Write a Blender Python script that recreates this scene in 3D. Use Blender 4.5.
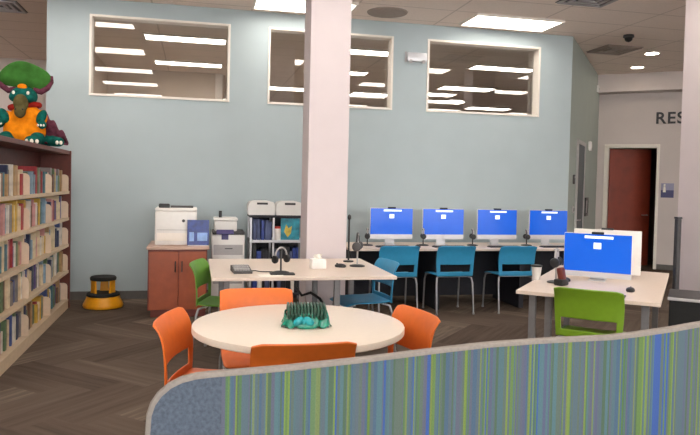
import bpy, bmesh, math, random
from mathutils import Vector, Matrix, noise
C = bpy.context.scene
for o in list(bpy.data.objects): bpy.data.objects.remove(o)
random.seed(7)
PI = math.pi
def rad(a): return a * PI / 180

# ------------------------------------------------------------------ camera, world, exposure
yaw, pitch, roll = rad(-13), -.03, .023
F = Vector((-math.sin(yaw)*math.cos(pitch), math.cos(yaw)*math.cos(pitch), math.sin(pitch)))
R0 = Vector((math.cos(yaw), math.sin(yaw), 0)); U0 = R0.cross(F)
RR = R0*math.cos(roll) + U0*math.sin(roll); UU = -R0*math.sin(roll) + U0*math.cos(roll)
cam = bpy.data.cameras.new('camera'); co = bpy.data.objects.new('camera', cam); C.collection.objects.link(co)
cam.sensor_width = 36; cam.lens = 36*670/700; cam.shift_y = -14.5/700; cam.clip_end = 100
co.matrix_world = Matrix(((RR.x, UU.x, -F.x, 0), (RR.y, UU.y, -F.y, 0), (RR.z, UU.z, -F.z, 1.5), (0, 0, 0, 1)))
C.camera = co
w = bpy.data.worlds.new('world'); C.world = w; w.use_nodes = True
w.node_tree.nodes['Background'].inputs[0].default_value = (.97, .97, .95, 1)
w.node_tree.nodes['Background'].inputs[1].default_value = 9.0
C.view_settings.view_transform = 'Standard'; C.view_settings.look = 'None'; C.view_settings.gamma = 1
C.view_settings.use_curve_mapping = False
C.view_settings.exposure = 0.75
PANEL = 6.0          # radiance of the ceiling panels
CEIL = 3.66

# ------------------------------------------------------------------ materials
def lin(c): 
    c = c/255
    return c/12.92 if c <= .04045 else ((c+.055)/1.055)**2.4
def rgb(c): return (lin(c[0]), lin(c[1]), lin(c[2]), 1)
def mat(name, c, rough=.5, metal=0, var=.06, scale=25, bump=0, emit=0, spec=.5, coord='Object'):
    m = bpy.data.materials.new(name); m.use_nodes = True
    nt = m.node_tree; b = nt.nodes['Principled BSDF']
    b.inputs['Roughness'].default_value = rough; b.inputs['Metallic'].default_value = metal
    b.inputs['Specular IOR Level'].default_value = spec
    tc = nt.nodes.new('ShaderNodeTexCoord'); nz = nt.nodes.new('ShaderNodeTexNoise')
    nz.inputs['Scale'].default_value = scale; nz.inputs['Detail'].default_value = 3
    nt.links.new(tc.outputs[coord], nz.inputs['Vector'])
    r = nt.nodes.new('ShaderNodeValToRGB'); k = rgb(c)
    r.color_ramp.elements[0].position = .3; r.color_ramp.elements[1].position = .7
    r.color_ramp.elements[0].color = tuple(x*(1-var) for x in k[:3]) + (1,)
    r.color_ramp.elements[1].color = tuple(min(1, x*(1+var)) for x in k[:3]) + (1,)
    nt.links.new(nz.outputs[0], r.inputs[0]); nt.links.new(r.outputs[0], b.inputs['Base Color'])
    if emit:
        nt.links.new(r.outputs[0], b.inputs['Emission Color']); b.inputs['Emission Strength'].default_value = emit
    if bump:
        bp = nt.nodes.new('ShaderNodeBump'); bp.inputs['Strength'].default_value = bump; bp.inputs['Distance'].default_value = .01
        nt.links.new(nz.outputs[0], bp.inputs['Height']); nt.links.new(bp.outputs[0], b.inputs['Normal'])
    return m
def M_(nt, op, a, b=None, c=None):
    n = nt.nodes.new('ShaderNodeMath'); n.operation = op
    for i, v in enumerate((a, b, c)):
        if v is None: continue
        if isinstance(v, (int, float)): n.inputs[i].default_value = v
        else: nt.links.new(v, n.inputs[i])
    return n.outputs[0]

def carpet_mat():                       # herringbone carpet planks, .25 x 1 m, woven streaks along each plank
    m = bpy.data.materials.new('carpet'); m.use_nodes = True; nt = m.node_tree; L = nt.links
    b = nt.nodes['Principled BSDF']; b.inputs['Roughness'].default_value = .95; b.inputs['Specular IOR Level'].default_value = .15
    tc = nt.nodes.new('ShaderNodeTexCoord'); mp = nt.nodes.new('ShaderNodeMapping')
    mp.inputs['Rotation'].default_value = (0, 0, rad(42)); mp.inputs['Scale'].default_value = (4, 4, 4)
    mp.inputs['Location'].default_value = (100.3, 100.1, 0)
    L.new(tc.outputs['Object'], mp.inputs[0]); s = nt.nodes.new('ShaderNodeSeparateXYZ'); L.new(mp.outputs[0], s.inputs[0])
    x, y = s.outputs[0], s.outputs[1]
    i, j = M_(nt, 'FLOOR', x), M_(nt, 'FLOOR', y)
    k = M_(nt, 'FLOORED_MODULO', M_(nt, 'SUBTRACT', i, j), 8)
    hz = M_(nt, 'LESS_THAN', k, 3.5)
    ida = M_(nt, 'SUBTRACT', i, M_(nt, 'MULTIPLY', k, hz))
    nh = M_(nt, 'SUBTRACT', 1, hz)
    idb = M_(nt, 'ADD', j, M_(nt, 'MULTIPLY', M_(nt, 'SUBTRACT', k, 4), nh))
    cb = nt.nodes.new('ShaderNodeCombineXYZ'); L.new(ida, cb.inputs[0]); L.new(idb, cb.inputs[1]); L.new(hz, cb.inputs[2])
    wn = nt.nodes.new('ShaderNodeTexWhiteNoise'); L.new(cb.outputs[0], wn.inputs['Vector'])
    u = M_(nt, 'ADD', M_(nt, 'MULTIPLY', x, hz), M_(nt, 'MULTIPLY', y, nh))
    v = M_(nt, 'ADD', M_(nt, 'MULTIPLY', y, hz), M_(nt, 'MULTIPLY', x, nh))
    c2 = nt.nodes.new('ShaderNodeCombineXYZ'); L.new(M_(nt, 'MULTIPLY', u, .35), c2.inputs[0]); L.new(M_(nt, 'MULTIPLY', v, 4.5), c2.inputs[1])
    L.new(M_(nt, 'MULTIPLY', wn.outputs[0], 50), c2.inputs[2])
    nz = nt.nodes.new('ShaderNodeTexNoise'); nz.inputs['Scale'].default_value = 1.3; nz.inputs['Detail'].default_value = 4
    L.new(c2.outputs[0], nz.inputs['Vector'])
    fn = nt.nodes.new('ShaderNodeTexNoise'); fn.inputs['Scale'].default_value = 260; L.new(tc.outputs['Object'], fn.inputs['Vector'])
    t = M_(nt, 'ADD', M_(nt, 'MULTIPLY', wn.outputs[0], .42), M_(nt, 'MULTIPLY', nz.outputs[0], .75))
    t = M_(nt, 'ADD', t, M_(nt, 'MULTIPLY', M_(nt, 'SUBTRACT', fn.outputs[0], .5), .25))
    r = nt.nodes.new('ShaderNodeValToRGB'); L.new(t, r.inputs[0]); e = r.color_ramp.elements
    e[0].position = .25; e[0].color = rgb((74, 62, 55)); e[1].position = 1.0; e[1].color = rgb((134, 120, 106))
    q = e.new(.5); q.color = rgb((91, 78, 69)); q = e.new(.74); q.color = rgb((100, 87, 77))
    L.new(r.outputs[0], b.inputs['Base Color'])
    bp = nt.nodes.new('ShaderNodeBump'); bp.inputs['Strength'].default_value = .35; bp.inputs['Distance'].default_value = .004
    L.new(fn.outputs[0], bp.inputs['Height']); L.new(bp.outputs[0], b.inputs['Normal'])
    return m
def ceiling_mat():                      # mineral-fibre tiles in a painted grid
    m = mat('ceiling_tile', (240, 225, 214), .95, var=.04, scale=60, spec=.1); nt = m.node_tree; L = nt.links
    b = nt.nodes['Principled BSDF']; col = b.inputs['Base Color'].links[0].from_socket
    tc = nt.nodes.new('ShaderNodeTexCoord'); s = nt.nodes.new('ShaderNodeSeparateXYZ'); L.new(tc.outputs['Object'], s.inputs[0])
    def line(o, off, size):
        f = M_(nt, 'FLOORED_MODULO', M_(nt, 'SUBTRACT', o, off), size)
        return M_(nt, 'LESS_THAN', f, .022)
    g = M_(nt, 'MAXIMUM', line(s.outputs[0], .65, 1.22), line(s.outputs[1], 7.86, .61))
    mx = nt.nodes.new('ShaderNodeMix'); mx.data_type = 'RGBA'; L.new(g, mx.inputs[0]); L.new(col, mx.inputs[6])
    mx.inputs[7].default_value = rgb((212, 197, 186)); L.new(mx.outputs[2], b.inputs['Base Color'])
    return m
def stripe_mat():                       # upholstery woven in upright stripes of blue, green, lime and grey
    m = bpy.data.materials.new('striped_fabric'); m.use_nodes = True; nt = m.node_tree; L = nt.links
    b = nt.nodes['Principled BSDF']; b.inputs['Roughness'].default_value = .9; b.inputs['Specular IOR Level'].default_value = .2
    tc = nt.nodes.new('ShaderNodeTexCoord'); s = nt.nodes.new('ShaderNodeSeparateXYZ'); L.new(tc.outputs['Object'], s.inputs[0])
    x = s.outputs[0]
    wob = nt.nodes.new('ShaderNodeTexNoise'); wob.noise_dimensions = '1D'; wob.inputs['Scale'].default_value = 22
    L.new(x, wob.inputs['W'])
    xx = M_(nt, 'ADD', x, M_(nt, 'MULTIPLY', wob.outputs[0], .035))
    def ramp(freq, seed, cols):
        w1 = nt.nodes.new('ShaderNodeTexWhiteNoise'); w1.noise_dimensions = '1D'
        L.new(M_(nt, 'ADD', M_(nt, 'FLOOR', M_(nt, 'MULTIPLY', xx, freq)), seed), w1.inputs['W'])
        r = nt.nodes.new('ShaderNodeValToRGB'); r.color_ramp.interpolation = 'CONSTANT'; L.new(w1.outputs[0], r.inputs[0])
        e = r.color_ramp.elements; n = len(cols)
        e[0].color = rgb(cols[0]); e[1].position = 1/n; e[1].color = rgb(cols[1])
        for q in range(2, n): z = e.new(q/n); z.color = rgb(cols[q])
        return r.outputs[0]
    c1 = ramp(125, 3.3, [(88, 112, 138), (102, 116, 128), (96, 128, 138), (92, 116, 96), (106, 110, 130), (98, 118, 130), (74, 104, 172), (104, 120, 112), (102, 108, 136), (94, 122, 132)])
    c2 = ramp(170, 91.7, [(138, 164, 62), (116, 146, 68), (134, 150, 80), (96, 134, 80)])
    w2 = nt.nodes.new('ShaderNodeTexWhiteNoise'); w2.noise_dimensions = '1D'
    L.new(M_(nt, 'ADD', M_(nt, 'FLOOR', M_(nt, 'MULTIPLY', xx, 170)), 17.1), w2.inputs['W'])
    mx = nt.nodes.new('ShaderNodeMix'); mx.data_type = 'RGBA'; L.new(M_(nt, 'MULTIPLY', M_(nt, 'GREATER_THAN', w2.outputs[0], .74), .8), mx.inputs[0])
    L.new(c1, mx.inputs[6]); L.new(c2, mx.inputs[7])
    fz = nt.nodes.new('ShaderNodeTexNoise'); fz.inputs['Scale'].default_value = 300; L.new(tc.outputs['Object'], fz.inputs['Vector'])
    hs = nt.nodes.new('ShaderNodeHueSaturation'); L.new(mx.outputs[2], hs.inputs['Color']); L.new(M_(nt, 'ADD', M_(nt, 'MULTIPLY', fz.outputs[0], .6), .5), hs.inputs['Value'])
    L.new(hs.outputs[0], b.inputs['Base Color'])
    return m
def glass_mat():
    m = bpy.data.materials.new('window_glass'); m.use_nodes = True; nt = m.node_tree; nt.nodes.clear()
    o = nt.nodes.new('ShaderNodeOutputMaterial'); g = nt.nodes.new('ShaderNodeBsdfGlossy'); t = nt.nodes.new('ShaderNodeBsdfTransparent')
    g.inputs['Roughness'].default_value = .0; t.inputs[0].default_value = (.9, .9, .9, 1)
    g.inputs[0].default_value = (.95, .95, .95, 1)
    fr = nt.nodes.new('ShaderNodeFresnel'); fr.inputs[0].default_value = 1.8; mx = nt.nodes.new('ShaderNodeMixShader')
    nt.links.new(fr.outputs[0], mx.inputs[0]); nt.links.new(t.outputs[0], mx.inputs[1]); nt.links.new(g.outputs[0], mx.inputs[2]); nt.links.new(mx.outputs[0], o.inputs[0])
    return m

Mt = dict(
    blue_wall=mat('pale_blue_paint', (172, 184, 188), .8, var=.02, scale=3, spec=.2),
    side_wall=mat('grey_green_paint', (160, 168, 162), .8, var=.02, scale=3, spec=.2),
    beige_wall=mat('warm_white_paint', (205, 194, 190), .85, var=.02, scale=3, spec=.2),
    back_wall=mat('tan_paint', (200, 184, 168), .85, var=.02, scale=3, spec=.2),
    bounce_floor=mat('bounce_floor_pale', (206, 196, 184), .5, var=.05, scale=6),  # unseen back-room slab, kept pale to throw light upward
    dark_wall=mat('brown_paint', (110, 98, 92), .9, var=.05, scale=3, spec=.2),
    white_col=mat('column_paint', (206, 195, 197), .75, var=.02, scale=4, spec=.2),
    trim=mat('white_trim', (232, 224, 214), .5, var=.02),
    basebd=mat('grey_vinyl_base', (96, 92, 88), .6),
    carpet=carpet_mat(), ceiling=ceiling_mat(), stripe=stripe_mat(), glass=glass_mat(),
    felt=mat('slate_felt', (88, 98, 112), .95, var=.22, scale=90, bump=.3, spec=.1),
    band=mat('grey_edge_band', (138, 130, 124), .7, var=.1, scale=80),
    lamp=mat('light_diffuser', (255, 247, 236), .6, var=.0, emit=PANEL),
    lamp2=mat('back_room_diffuser', (255, 247, 236), .6, var=.0, emit=8.0),
    down=mat('downlight_lens', (255, 240, 220), .6, var=.0, emit=25),
    laminate=mat('pale_laminate', (218, 200, 186), .35, var=.04, scale=60),
    lam_edge=mat('laminate_edge', (190, 158, 142), .5, var=.04),
    round_top=mat('white_laminate', (224, 210, 196), .32, var=.02, scale=50),
    maple=mat('maple_laminate', (214, 186, 152), .4, var=.12, scale=14),
    orange=mat('orange_plastic', (220, 108, 38), .38, var=.04),
    blue=mat('blue_plastic', (48, 142, 186), .38, var=.04),
    green=mat('green_plastic', (116, 152, 36), .38, var=.04),
    green2=mat('leaf_green_plastic', (98, 150, 50), .38, var=.04),
    metal=mat('brushed_metal', (176, 176, 180), .35, .8, var=.05),
    gmetal=mat('grey_painted_metal', (128, 126, 128), .45, .3, var=.05),
    silver=mat('silver_aluminium', (206, 206, 210), .4, .3, var=.02),
    whitep=mat('white_plastic', (224, 220, 216), .4, var=.02),
    greyp=mat('grey_plastic', (170, 166, 166), .5, var=.04),
    blackp=mat('black_plastic', (24, 24, 27), .45, var=.1),
    rubber=mat('black_rubber', (16, 16, 16), .8, var=.2, scale=80),
    dkgrey=mat('dark_grey_plastic', (62, 60, 62), .5, var=.1),
    charcoal=mat('charcoal_panel', (38, 38, 46), .7, var=.1),
    purple=mat('violet_panel', (66, 58, 110), .5, var=.1),
    screen=mat('blue_screen', (12, 80, 186), .25, var=.03, scale=4, emit=.42),
    scrwhite=mat('screen_white', (225, 238, 255), .3, var=.0, emit=.6),
    yellow=mat('amber_plastic', (232, 158, 20), .4, var=.06),
    cherry=mat('cherry_wood', (152, 72, 38), .4, var=.14, scale=9),
    cherry_d=mat('dark_cherry_edge', (118, 48, 38), .45, var=.12, scale=9),
    doorwood=mat('red_brown_door', (132, 50, 28), .45, var=.14, scale=5),
    greydoor=mat('grey_door_paint', (96, 102, 106), .6, var=.04),
    shelfwood=mat('dark_shelf_wood', (98, 44, 34), .45, var=.15, scale=14),
    shelfedge=mat('shelf_tan', (206, 184, 156), .5, var=.06, scale=20),
    bracket=mat('cream_bookend', (222, 200, 178), .5, var=.04),
    paper=mat('paper', (236, 230, 220), .8, var=.03),
    teal=mat('teal_tissue', (12, 136, 112), .25, var=.3, scale=30, spec=.8),
    dgreen=mat('dark_green_weave', (18, 66, 50), .4, var=.35, scale=60),
    bluebox=mat('navy_print', (34, 56, 128), .4, var=.35, scale=18),
    skyprint=mat('light_blue_print', (128, 160, 214), .4, var=.2, scale=20),
    tealprint=mat('teal_print', (40, 140, 160), .4, var=.5, scale=12),
    yelprint=mat('yellow_print', (206, 182, 74), .4, var=.3, scale=14),
    slate=mat('slate_blue_cloth', (80, 90, 124), .7, var=.25, scale=12),
    lettering=mat('sign_letter_grey', (58, 58, 62), .5),
    signblue=mat('restroom_sign_blue', (72, 74, 116), .5),
    vent=mat('vent_grey', (156, 142, 132), .7),
    plushO=mat('orange_plush', (242, 138, 22), .95, var=.2, scale=14, bump=.5, spec=.1),
    plushT=mat('teal_plush', (20, 92, 84), .95, var=.3, scale=20, bump=.5, spec=.1),
    plushG=mat('green_plush', (58, 108, 46), .95, var=.35, scale=9, bump=.5, spec=.1),
    plushB=mat('olive_brown_plush', (92, 84, 52), .95, var=.25, scale=20, bump=.5, spec=.1),
    plushP=mat('plum_plush', (96, 52, 66), .95, var=.35, scale=25, bump=.5, spec=.1),
    plushR=mat('red_plush', (160, 40, 32), .95, var=.25, scale=20, bump=.5, spec=.1),
    plushW=mat('white_plush', (240, 234, 222), .9, var=.05),
)

# ------------------------------------------------------------------ mesh helpers
class MB:
    def __init__(s): s.b = bmesh.new()
    def _x(s, g, loc, rot):
        mx = Matrix.Translation(loc) @ Matrix.Rotation(rot[2], 4, 'Z') @ Matrix.Rotation(rot[1], 4, 'Y') @ Matrix.Rotation(rot[0], 4, 'X')
        bmesh.ops.transform(s.b, matrix=mx, verts=g)
    def box(s, c, d, bev=0, rot=(0, 0, 0), seg=2):
        t = bmesh.new(); bmesh.ops.create_cube(t, size=1); bmesh.ops.scale(t, vec=d, verts=t.verts)
        if bev: bmesh.ops.bevel(t, geom=t.edges[:], offset=min(bev, min(d)*.45), segments=seg, affect='EDGES', profile=.5)
        return s._join(t, c, rot)
    def _join(s, t, c, rot):
        me = bpy.data.meshes.new('t'); t.to_mesh(me); t.free()
        n = len(s.b.verts); s.b.from_mesh(me); bpy.data.meshes.remove(me)
        s.b.verts.ensure_lookup_table(); s._x(s.b.verts[n:], c, rot); return s
    def b2(s, lo, hi, bev=0): return s.box([(a+b)/2 for a, b in zip(lo, hi)], [abs(b-a) for a, b in zip(lo, hi)], bev)
    def lathe(s, prof, c=(0, 0, 0), n=24, rot=(0, 0, 0), sx=1, sy=1, cap=True):
        t = bmesh.new(); rings = []
        for r, z in prof:
            rings.append([t.verts.new((max(r, 1e-5)*math.cos(2*PI*k/n)*sx, max(r, 1e-5)*math.sin(2*PI*k/n)*sy, z)) for k in range(n)])
        for a, b in zip(rings, rings[1:]):
            for k in range(n): t.faces.new((a[k], a[(k+1) % n], b[(k+1) % n], b[k]))
        if cap: t.faces.new(rings[0][::-1]); t.faces.new(rings[-1])
        else:
            for k in range(n): t.faces.new((rings[-1][k], rings[-1][(k+1) % n], rings[0][(k+1) % n], rings[0][k]))
        bmesh.ops.recalc_face_normals(t, faces=t.faces)
        return s._join(t, c, rot)
    def cyl(s, a, b, r, r2=None, n=12):
        a, b = Vector(a), Vector(b); r2 = r if r2 is None else r2; d = b-a; L = d.length
        t = bmesh.new(); bmesh.ops.create_cone(t, cap_ends=True, segments=n, radius1=r, radius2=r2, depth=L)
        bmesh.ops.transform(t, matrix=Matrix.Translation((a+b)/2) @ d.to_track_quat('Z', 'Y').to_matrix().to_4x4(), verts=t.verts)
        return s._join(t, (0, 0, 0), (0, 0, 0))
    def ball(s, c, d, rot=(0, 0, 0), n=16):
        t = bmesh.new(); bmesh.ops.create_uvsphere(t, u_segments=n, v_segments=max(6, n*2//3), radius=1); bmesh.ops.scale(t, vec=d, verts=t.verts)
        return s._join(t, c, rot)
    def tube(s, pts, r, n=8):
        pts = [Vector(p) for p in pts]; t = bmesh.new(); rings = []
        rs = r if isinstance(r, (list, tuple)) else [r]*len(pts); up = None
        for i, p in enumerate(pts):
            d = (pts[min(i+1, len(pts)-1)] - pts[max(i-1, 0)]).normalized()
            if up is None: up = d.orthogonal().normalized()
            up = (up - d*up.dot(d)).normalized(); sd = d.cross(up)
            rings.append([t.verts.new(p + (up*math.cos(2*PI*k/n) + sd*math.sin(2*PI*k/n))*rs[i]) for k in range(n)])
        for a, b in zip(rings, rings[1:]):
            for k in range(n): t.faces.new((a[k], a[(k+1) % n], b[(k+1) % n], b[k]))
        t.faces.new(rings[0][::-1]); t.faces.new(rings[-1]); bmesh.ops.recalc_face_normals(t, faces=t.faces)
        return s._join(t, (0, 0, 0), (0, 0, 0))
    def prism(s, pts, axis, a, b):      # outline of 2D points extruded from a to b along an axis
        t = bmesh.new()
        def P(p, h): return {'x': (h, p[0], p[1]), 'y': (p[0], h, p[1]), 'z': (p[0], p[1], h)}[axis]
        A = [t.verts.new(P(p, a)) for p in pts]; B = [t.verts.new(P(p, b)) for p in pts]
        t.faces.new(A); t.faces.new(B[::-1]); n = len(pts)
        for k in range(n): t.faces.new((A[k], B[k], B[(k+1) % n], A[(k+1) % n]))
        bmesh.ops.recalc_face_normals(t, faces=t.faces)
        return s._join(t, (0, 0, 0), (0, 0, 0))
    def sheet(s, fn, nu, nv, skip=None):   # open grid
        t = bmesh.new(); V = [[t.verts.new(fn(i/nu, j/nv)) for i in range(nu+1)] for j in range(nv+1)]
        for j in range(nv):
            for i in range(nu):
                if skip and skip(i, j): continue
                t.faces.new((V[j][i], V[j][i+1], V[j+1][i+1], V[j+1][i]))
        for v in [v for v in t.verts if not v.link_faces]: t.verts.remove(v)
        return s._join(t, (0, 0, 0), (0, 0, 0))
    def build(s, name, m, parent=None, smooth=None, loc=None, rz=0):
        me = bpy.data.meshes.new(name); s.b.to_mesh(me); s.b.free()
        o = bpy.data.objects.new(name, me); C.collection.objects.link(o); me.materials.append(Mt[m] if isinstance(m, str) else m)
        if smooth is not None:
            me.polygons.foreach_set('use_smooth', [True]*len(me.polygons))
            if smooth < 179:
                me.set_sharp_from_angle(angle=rad(smooth))
        if parent: o.parent = parent
        if loc: o.location = loc
        if rz: o.rotation_euler[2] = rz
        return o
def solid(o, th, sub=0, off=0):
    q = o.modifiers.new('solid', 'SOLIDIFY'); q.thickness = th; q.offset = off
    if sub: q = o.modifiers.new('sub', 'SUBSURF'); q.levels = sub; q.render_levels = sub
    return o
def thing(name, label, cat, loc=(0, 0, 0), rz=0, group=None):
    o = bpy.data.objects.new(name, None); C.collection.objects.link(o); o.empty_display_size = .1
    o.location = loc; o.rotation_euler[2] = rz
    return tag(o, label, cat, group)
def tag(o, label, cat, group=None):
    o['label'] = label; o['category'] = cat
    if group: o['group'] = group
    return o
def struct(o): o['kind'] = 'structure'; return o
def dup(root, loc, rz, label, group=None):
    r = root.copy(); C.collection.objects.link(r); r.location = loc; r.rotation_euler[2] = rz; r['label'] = label
    if group: r['group'] = group
    for ch in list(root.children):
        c = ch.copy(); C.collection.objects.link(c); c.parent = r
        for g in ch.children:
            d = g.copy(); C.collection.objects.link(d); d.parent = c
    return r

# ------------------------------------------------------------------ the room
struct(MB().b2((-6.6, -4.2, -.1), (11.2, 21.2, 0)).build('floor', 'carpet'))
struct(MB().b2((-6.6, -4.2, CEIL), (11.2, 21.2, CEIL+.1)).build('ceiling', 'ceiling'))
W = 8.67
wins = [(-1.28, .40), (.88, 2.55), (3.03, 4.71)]; z0, z1 = 2.49, 3.47
bw = MB(); xs = [-1.76] + [v for q in wins for v in q] + [5.21]
bw.b2((-1.76, W, 0), (5.21, W+.16, z0)); bw.b2((-1.76, W, z1), (5.21, W+.16, CEIL))
for a, b in zip(xs[0::2], xs[1::2]): bw.b2((a, W, z0), (b, W+.16, z1))
struct(bw.build('wall_back', 'blue_wall'))
for k, (a, b) in enumerate(wins):
    r = bpy.data.objects.new('window_%d' % (k+1), None); C.collection.objects.link(r); struct(r); r.location = ((a+b)/2, W, z0)
    h = (b-a)/2; f = MB(); H = z1-z0; t = .028
    f.b2((-h, -.012, 0), (-h+t, .17, H), .004); f.b2((h-t, -.012, 0), (h, .17, H), .004)
    f.b2((-h+t, -.012, 0), (h-t, .17, t), .004); f.b2((-h+t, -.012, H-t), (h-t, .17, H), .004)
    f.build('window_frame', 'trim', r)
    MB().b2((-h+t, .14, t), (h-t, .146, H-t)).build('pane', 'glass', r)
def slab(name, m, a, b, zlo, zhi, th=.12, side=1):   # a wall between two plan points, thickness on the far side
    a, b = Vector(a), Vector(b); d = (b-a).normalized(); n = Vector((-d.y, d.x))*side*th
    return struct(MB().prism([(a.x, a.y), (b.x, b.y), (b.x+n.x, b.y+n.y), (a.x+n.x, a.y+n.y)], 'z', zlo, zhi).build(name, m))
# angled side wall with a grey door, and the restroom wall square to it
dS = Vector((math.cos(rad(51.3)), math.sin(rad(51.3)))); S0 = Vector((5.21, 8.67)); S1 = S0 + dS*3.9
dR = Vector((math.cos(rad(-40)), math.sin(rad(-40)))); R1 = S1 + dR*4.1
slab('wall_side', 'side_wall', S0, S1, 0, CEIL, .12, 1)
rootS = S0
def onS(t, z, off=0): p = S0 + dS*t; n = Vector((dS.y, -dS.x))*off; return (p.x+n.x, p.y+n.y, z)
def onR(t, z, off=0): p = S1 + dR*t; n = Vector((dR.y, -dR.x))*off; return (p.x+n.x, p.y+n.y, z)
d2 = bpy.data.objects.new('door_2', None); C.collection.objects.link(d2); struct(d2); d2.location = onS(.78, 0); d2.rotation_euler[2] = rad(51.3)
MB().b2((0, -.03, 0), (.06, 0, 2.25)).b2((.88, -.03, 0), (.94, 0, 2.25)).b2((.06, -.03, 2.19), (.88, 0, 2.25)).build('door_frame', 'greyp', d2)
MB().b2((.06, -.018, .01), (.88, 0, 2.19), .003).build('door_panel', 'greydoor', d2)
MB().cyl((.14, -.018, 1), (.14, -.07, 1), .012).cyl((.14, -.06, 1), (.26, -.06, 1), .01).build('door_handle', 'metal', d2)
# restroom wall pieces round the doorway
DT0, DT1, DZ = .20, 1.07, 2.30
slab('wall_restroom', 'beige_wall', S1, S1+dR*DT0, 0, CEIL)
slab('wall_restroom_right', 'beige_wall', S1+dR*DT1, R1, 0, CEIL)
slab('wall_restroom_lintel', 'beige_wall', S1+dR*DT0, S1+dR*DT1, DZ, CEIL)
nR = Vector((-dR.y, dR.x))
a_ = S1 + nR*.12; b_ = S1 + dR*1.3 + nR*.12
slab('wall_washroom_left', 'dark_wall', S1+nR*.12, S1+nR*1.9, 0, 2.6, .06, 1)
slab('wall_washroom_right', 'dark_wall', S1+dR*1.3+nR*.12, S1+dR*1.3+nR*1.9, 0, 2.6, .06, -1)
slab('wall_washroom_back', 'dark_wall', S1+nR*1.9, S1+dR*1.3+nR*1.9, 0, 2.6, .06, 1)
cl = [S1+nR*.12, S1+dR*1.3+nR*.12, S1+dR*1.3+nR*1.9, S1+nR*1.9]
struct(MB().prism([(p.x, p.y) for p in cl], 'z', 2.6, 2.64).build('ceiling_washroom', 'dark_wall'))
d1 = bpy.data.objects.new('door_1', None); C.collection.objects.link(d1); struct(d1); d1.location = onR(DT0, 0); d1.rotation_euler[2] = rad(-40)
dw = DT1-DT0
MB().b2((-.07, -.02, 0), (.01, .13, DZ+.06), .004).b2((dw-.01, -.02, 0), (dw+.04, .13, DZ+.06), .004).b2((.01, -.02, DZ-.01), (dw-.01, .13, DZ+.06), .004).build('door_frame', 'trim', d1)
lf = MB().b2((0, -.02, .01), (dw-.03, .02, DZ-.02), .003).build('door_panel', 'doorwood', d1, loc=(.015, .1, 0), rz=rad(32))
MB().cyl((.78, -.02, 1), (.78, -.07, 1), .012).cyl((.78, -.06, 1), (.66, -.06, 1), .01).build('door_handle', 'metal', lf)
so = [S1 + dR*0 - nR*.35, R1 - nR*.35, R1, S1]
struct(MB().prism([(p.x, p.y) for p in so], 'z', 3.33, CEIL).build('trim_1', 'beige_wall'))
# the rest of the shell
def wall(name, m, lo, hi): return struct(MB().b2(lo, hi).build(name, m))
wf = MB().b2((-6.6, -4.2, 0), (11.2, -4.1, .8)).b2((-6.6, -4.2, 3.1), (11.2, -4.1, CEIL))
for a, b in ((-6.6, -5.4), (-1.2, -.6), (3.6, 4.2), (8.4, 9.0)): wf.b2((a, -4.2, .8), (b, -4.1, 3.1))
wf.b2((10.9, -4.2, .8), (11.2, -4.1, 3.1)); struct(wf.build('wall_front', 'beige_wall'))
for k, (a, b) in enumerate(((-5.4, -1.2), (-.6, 3.6), (4.2, 8.4), (9.0, 10.9))):  # unseen windows behind the camera, added so daylight lifts the ceiling
    r = bpy.data.objects.new('window_%d' % (k+4), None); C.collection.objects.link(r); struct(r); r.location = ((a+b)/2, -4.15, .8); h = (b-a)/2
    MB().b2((-h, -.04, 0), (h, .04, .05)).b2((-h, -.04, 2.25), (h, .04, 2.3)).b2((-h, -.04, .05), (-h+.05, .04, 2.25)).b2((h-.05, -.04, .05), (h, .04, 2.25)).b2((-.02, -.03, .05), (.02, .03, 2.25)).build('window_frame', 'gmetal', r)
    MB().b2((-h+.05, -.003, .05), (-.02, .003, 2.25)).build('pane', 'glass', r); MB().b2((.02, -.003, .05), (h-.05, .003, 2.25)).build('pane', 'glass', r)
wall('wall_left', 'beige_wall', (-6.6, -4.1, 0), (-6.5, 13.55, CEIL))
wall('wall_right', 'beige_wall', (11.1, -4.1, 0), (11.2, 9.2, CEIL))
slab('wall_corner', 'beige_wall', R1, (11.15, 9.15), 0, CEIL)
wall('wall_far_left', 'beige_wall', (-6.5, 13.55, 0), (-1.76, 13.65, CEIL))
wall('wall_back_room_left', 'back_wall', (-1.76, W+.16, 0), (-1.73, 14.1, CEIL))
wall('wall_back_room', 'back_wall', (-1.76, 14.0, 0), (.36, 14.1, CEIL))
wall('trim_2', 'trim', (.36, 13.98, 0), (.5, 14.12, CEIL))
wall('floor_back_room_bounce', 'bounce_floor', (-1.72, W+.17, 0), (2.8, 21.0, .008))  # out-of-sight pale slab, added to bounce light onto the back-room ceiling
wall('wall_back_room_far', 'back_wall', (.45, 21.1, 0), (11.2, 21.2, CEIL))
wall('wall_back_room_return', 'back_wall', (.45, 14.12, 0), (.55, 21.1, CEIL))
wall('wall_back_room_right', 'dark_wall', (11.1, 9.2, 0), (11.2, 21.1, CEIL))
bb = MB().b2((-1.76, W-.012, 0), (5.2, W, .1)); struct(bb.build('baseboard_back', 'basebd'))
p, q = S1+dR*(DT1+.05), R1
slab('baseboard_restroom', 'basebd', p-nR*.012, q-nR*.012, 0, .1, .012)

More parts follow.
